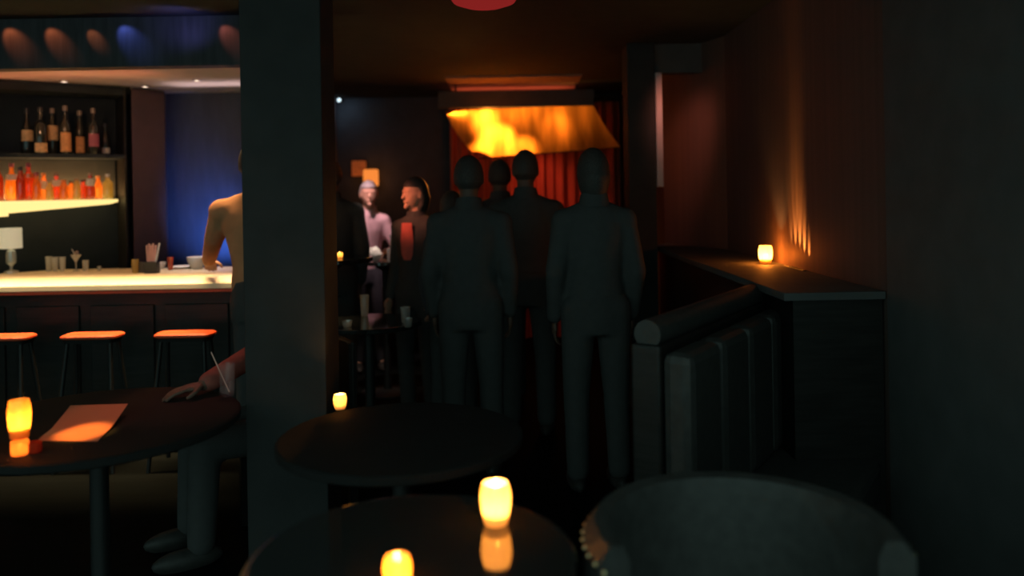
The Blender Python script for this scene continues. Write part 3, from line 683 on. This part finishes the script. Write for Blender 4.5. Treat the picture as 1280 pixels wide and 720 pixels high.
def person(label, loc, rz, height=1.74, top='cloth', legs='cloth', hairm='hair', long=0, build=1.0, lean=0, head_rz=0, head_tilt=0,
           arms=None, legpose=None, skinm='skin', fine=False, group=None, inner=None, seated=False, leanx=0, collar=True):
    s = height/1.75
    t = thing('person', label, 'person', loc, rz, group)
    V = lambda x, y, z: Vector((x*s, y*s, z*s))
    zd = 0
    if seated: zd = -.44
    pel = V(0, 0, .96+zd)
    def sp(z, dx=0, dy=0):   # point along the leaning spine
        k = (z-.96); return pel+V(math.sin(leanx)*k+dx, math.sin(lean)*k+dy, math.cos(lean)*math.cos(leanx)*k)
    nb = sp(1.47); hc = sp(1.635)+V(0, .015+.03*math.sin(max(0, -head_tilt)), 0)
    sh = {-1: sp(1.385, -.172*build), 1: sp(1.385, .172*build)}
    A = arms or {}
    arm = {}
    for sd in (-1, 1):
        if sd in A: arm[sd] = (Vector(A[sd][0]), Vector(A[sd][1]))
        else: arm[sd] = (V(sd*.222*(.5+.5*build), -.02, 1.12+zd), V(sd*.215*(.5+.5*build), .07, .87+zd))
    lg = {}
    for sd in (-1, 1):
        if seated: lg[sd] = (V(sd*.10, .0, .50), V(sd*.12, .42, .50), V(sd*.12, .44, .07))
        else: lg[sd] = (V(sd*.09, 0, .93), V(sd*.105, .02, .50), V(sd*.11, -.01, .075))
    # body: one continuous surface
    b = MB(); head(b, hc, head_rz, head_tilt, s)
    b.capsule(sp(1.42), hc+V(0, -.02, -.05), .058*s, .052*s)
    def torso(mb, g, bottom=.93, topz=1.445):
        L = [(bottom, .155, .105), (1.0, .150, .105), (1.08, .135, .098), (1.18, .145, .105), (1.30, .165, .115), (1.38, .165, .10), (topz, .105, .075), (topz+.03, .062, .058)]
        rr = []
        for z, rx, ry in L:
            c = sp(z); rr.append([c+V((rx*build+g)*math.cos(a), (ry*build+g)*math.sin(a)*(1 if math.sin(a) > 0 else .9), 0) for a in [2*PI*j/24 for j in range(24)]])
        mb.rings(rr)
        for sd in (-1, 1):
            mb.capsule(sp(1.38), sh[sd], .066*s+g*s, .056*s+g*s); mb.capsule(sp(1.45, sd*.03), sh[sd]+V(0, 0, .012), .045*s+g*s*.6, .040*s+g*s*.6)
    torso(b, 0)
    for sd in (-1, 1):
        e, wr_ = arm[sd]; b.capsule(sh[sd], e, .050*s, .038*s); b.capsule(e, wr_, .038*s, .026*s)
        hd = (wr_-e).normalized(); nrm = V(sd, 0, 0) if sd not in A or len(A[sd]) < 3 else Vector(A[sd][2])
        cu = .5 if sd not in A or len(A[sd]) < 4 else A[sd][3]; hd2 = hd if sd not in A or len(A[sd]) < 5 else Vector(A[sd][4])
        hand(b, wr_, hd2, nrm, cu, sd, s)
        h_, k_, a_ = lg[sd]; b.capsule(h_, k_, .082*s, .055*s); b.capsule(k_, a_, .053*s, .036*s); b.capsule(a_, a_+V(0, .12, -.035), .032*s, .020*s)
    remesh_obj(b, 'body', skinm, .0065 if fine else .0085, 1, t)
    # upper garment
    c = MB(); torso(c, .016, .86+0 if not seated else .95, 1.455)
    for sd in (-1, 1):
        e, wr_ = arm[sd]; c.capsule(sh[sd], e, .066*s, .054*s); c.capsule(e, e.lerp(wr_, .93), .053*s, .042*s)
    remesh_obj(c, 'jacket' if top in ('cloth', 'navy') else 'shirt', top, .014, 4, t)
    if collar:
        k = MB(); rr = []
        for z, r_ in ((0, .088), (.04, .078), (.075, .070), (.05, .063), (0, .064)):
            rr.append([sp(1.45)+V(r_*math.cos(a), r_*.95*math.sin(a)-.004, z-.012*math.sin(a)) for a in [2*PI*j/24 for j in range(24)]])
        k.rings(rr, cap=False, close=True).build('collar', top, t)
    if inner:
        k = MB(); rr = []
        for z, rx in ((1.16, .030), (1.20, .050), (1.3, .058), (1.43, .045)):
            cc = sp(z); ry = .135*build; rr.append([cc+V(rx*math.sin(a)*1.0, ry+(.008*math.cos(a)), 0) for a in [2*PI*j/12 for j in range(12)]])
        k.rings(rr).build('shirt_front', inner, t)
    # trousers and shoes
    c = MB()
    if seated:
        c.ell(V(0, .02, .53), (.175*s, .16*s, .12*s))
    else:
        rr = []
        for z, rx, ry in ((.80, .17, .11), (.88, .175, .122), (.96, .165, .118), (1.02, .158, .112)):
            rr.append([V(0, 0, z)+V(rx*build*math.cos(a), ry*build*math.sin(a), 0) for a in [2*PI*j/24 for j in range(24)]])
        c.rings(rr)
    for sd in (-1, 1):
        h_, k_, a_ = lg[sd]; c.capsule(h_, k_, .098*s, .072*s); c.capsule(k_, a_+V(0, 0, .02), .070*s, .060*s)
    remesh_obj(c, 'trousers', legs, .014, 3, t)
    for sd in (-1, 1):
        a_ = lg[sd][2]; k = MB(); k.ell(V(0, 0, 0), (.047*s, .145*s, .05*s), n=18, m=10, fn=lambda p: Vector((p.x, p.y, max(p.z, -.028)))); 
        o = k.build('shoe', 'leather', t); o.location = (a_.x, a_.y+.055*s, .029)
    hair(hc, head_rz, head_tilt, s, hairm, t, long)
    return t
def toL(p, loc, rz):  # room point into the person's own frame
    return Matrix.Rotation(-rz, 3, 'Z') @ (Vector(p)-Vector(loc))
def stand(px, d): q = P(px, 240, d); return (q.x, d, 0)

# crowd under the canopy, seen from behind
person('man in dark clothes, leftmost of the three heads close together under the glowing canopy', stand(586, 4.3), math.radians(-4), 1.685, 'cloth', build=1.0, skinm='skin_shaded')
person('smaller dark-clad person between two taller men, farthest head of the three', stand(625, 5.7), math.radians(10), 1.72, 'navy', build=.95, skinm='skin_shaded')
person('tall dark-clad man with sloping shoulders, rightmost head of the three close together', stand(657, 5.0), math.radians(-8), 1.745, 'cloth', build=1.0, skinm='skin_shaded')
person('broad dark-clad person standing alone at the right under the canopy beside the far pillar', stand(742, 4.05), math.radians(6), 1.70, 'cloth', build=.92, long=.35, skinm='skin_shaded')
person('dark-clad person with arms down between the woman in coral and the crowd', stand(564, 4.93), math.radians(-14), 1.50, 'navy', build=.85, skinm='skin_shaded')
# woman in coral top lit from the left
w0 = stand(520, 5.4)
person('woman in dark jacket over a coral top, face lit orange, turned to the left', w0, math.radians(150), 1.60, 'cloth', inner='coral', long=.55, build=.88, head_rz=math.radians(-22), fine=True)
# man beside the pillar
person('man in dark jacket half hidden by the big pillar, standing behind the small candle', stand(413, 5.7), math.radians(20), 1.74, 'cloth', build=1.0, skinm='skin_shaded')
# person in pale pink bending forward
q = stand(459, 6.85)
person('grey-haired person in a pale pink shirt leaning forward between dark man and woman', q, math.radians(195), 1.62, 'pink', 'navy', 'hair_grey', lean=.22, build=.76, fine=True,
       arms={1: (( .24, .10, 1.02), (.14, .36, 1.02), (0, 0, 1), .5), -1: ((-.25, .08, 1.02), (-.10, .38, 1.02), (0, 0, 1), .5)})
# man in tan shirt leaning on the bar, head behind the pillar
q = (-1.36, 4.42, 0)
person('man in a tan shirt leaning an arm on the bar, head hidden by the pillar', q, math.radians(10), 1.80, 'tan', 'cloth', build=1.12, leanx=-.10, lean=.12,
       arms={-1: (toL(P(268, 297, 4.50), q, math.radians(10)), toL(P(261, 326, 4.86), q, math.radians(10)), (0, 0, 1), .3, (-.1, 1, -.35))})
spot('shoulder_light', (-2.3, 3.9, 2.46), (-1.6, 4.4, 1.25), 9, (1, .50, .26), 26, 1, .03)  # warm spot added to light the man's side facing the room
# seated person behind the pillar, forearm on the table
sx, sy = -1.0, 3.60
rzS = math.radians(122)
loc = (sx, sy, 0)
El = P(318, 452, 3.28); Wr = P(256, 496, 3.04); El.z = .850; Wr.z = .790
person('person in a rust-red sleeve seated behind the big pillar, forearm resting on the table', loc, rzS, 1.68, 'rust', 'cloth', build=.85, seated=True, fine=True, skinm='skin_shaded',
       arms={1: (toL(El, loc, rzS), toL(Wr, loc, rzS), toL((0, 0, 1), (0, 0, 0), rzS), .35, toL((-.75, -.5, -.10), (0, 0, 0), rzS))})
t = thing('chair', 'dark wooden chair of the seated person behind the big pillar', 'chair', (sx, sy, 0), rzS)
MB().box(-.21, .21, -.20, .20, .37, .405).build('seat', 'wood', t, smooth=False, bevel=.01)
MB().box(-.20, .20, -.225, -.20, .55, .85).build('backrest', 'wood', t, smooth=False, bevel=.01)
for a in (-1, 1):
    MB().box(a*.18-.018, a*.18+.018, -.225, -.19, 0, .84).build('leg', 'wood', t, smooth=False)
    MB().box(a*.18-.018, a*.18+.018, .16, .196, 0, .37).build('leg', 'wood', t, smooth=False)
spot('sleeve_light', (-1.6, 3.9, 2.44), (-1.22, 3.02, .80), 30, (1, .2, .14), 22, 1, .03)
# glassware and tray in the pink-shirted person's hands area
q = P(474, 324, 6.05)
table('high_table', q.x+.05, 6.05, 1.0, .17, 'small standing-height table with white napkins in front of the grey-haired person')
t = thing('napkin', 'crumpled white napkin on the small standing-height table', 'napkin', (q.x-.02, 5.95, 1.0005))
MB().ell((0, 0, .055), (.055, .05, .055), n=16, m=10, fn=lambda p: p*(1+.18*math.sin(p.x*140)*math.cos(p.z*120+p.y*90))).build('fold', 'linen', t)
tumbler(q.x+.10, 5.93, 1.0, .026, .10, 'clear tumbler right of the crumpled white napkin', None)
q = P(490, 315, 5.95); tumbler(P(491, 320, 5.9).x, 5.9, 1.001, .02, .20, 'slender champagne flute on the small standing-height table, left of the woman in coral', None, name='champagne_flute', prof=[(.03, 0), (.028, .003), (.004, .008), (.004, .07), (.020, .11), (.022, .2), (.020, .2), (.003, .08)])
spot('pink_shirt_spot', (-1.30, 5.95, 2.44), (P(468, 290, 6.75).x, 6.75, 1.20), 105, (1, .60, .62), 22, 1, .03)  # unseen spot aimed to brighten the pink shirt
spot('coral_light', (-1.25, 4.75, 2.0), (-.68, 5.35, 1.38), 50, (1, .28, .15), 22, 1, .03)

spot('standing_table_glow', (-.95, 5.55, 2.44), (-1.0, 6.05, 1.05), 90, (1, .75, .62), 26, 1, .03)
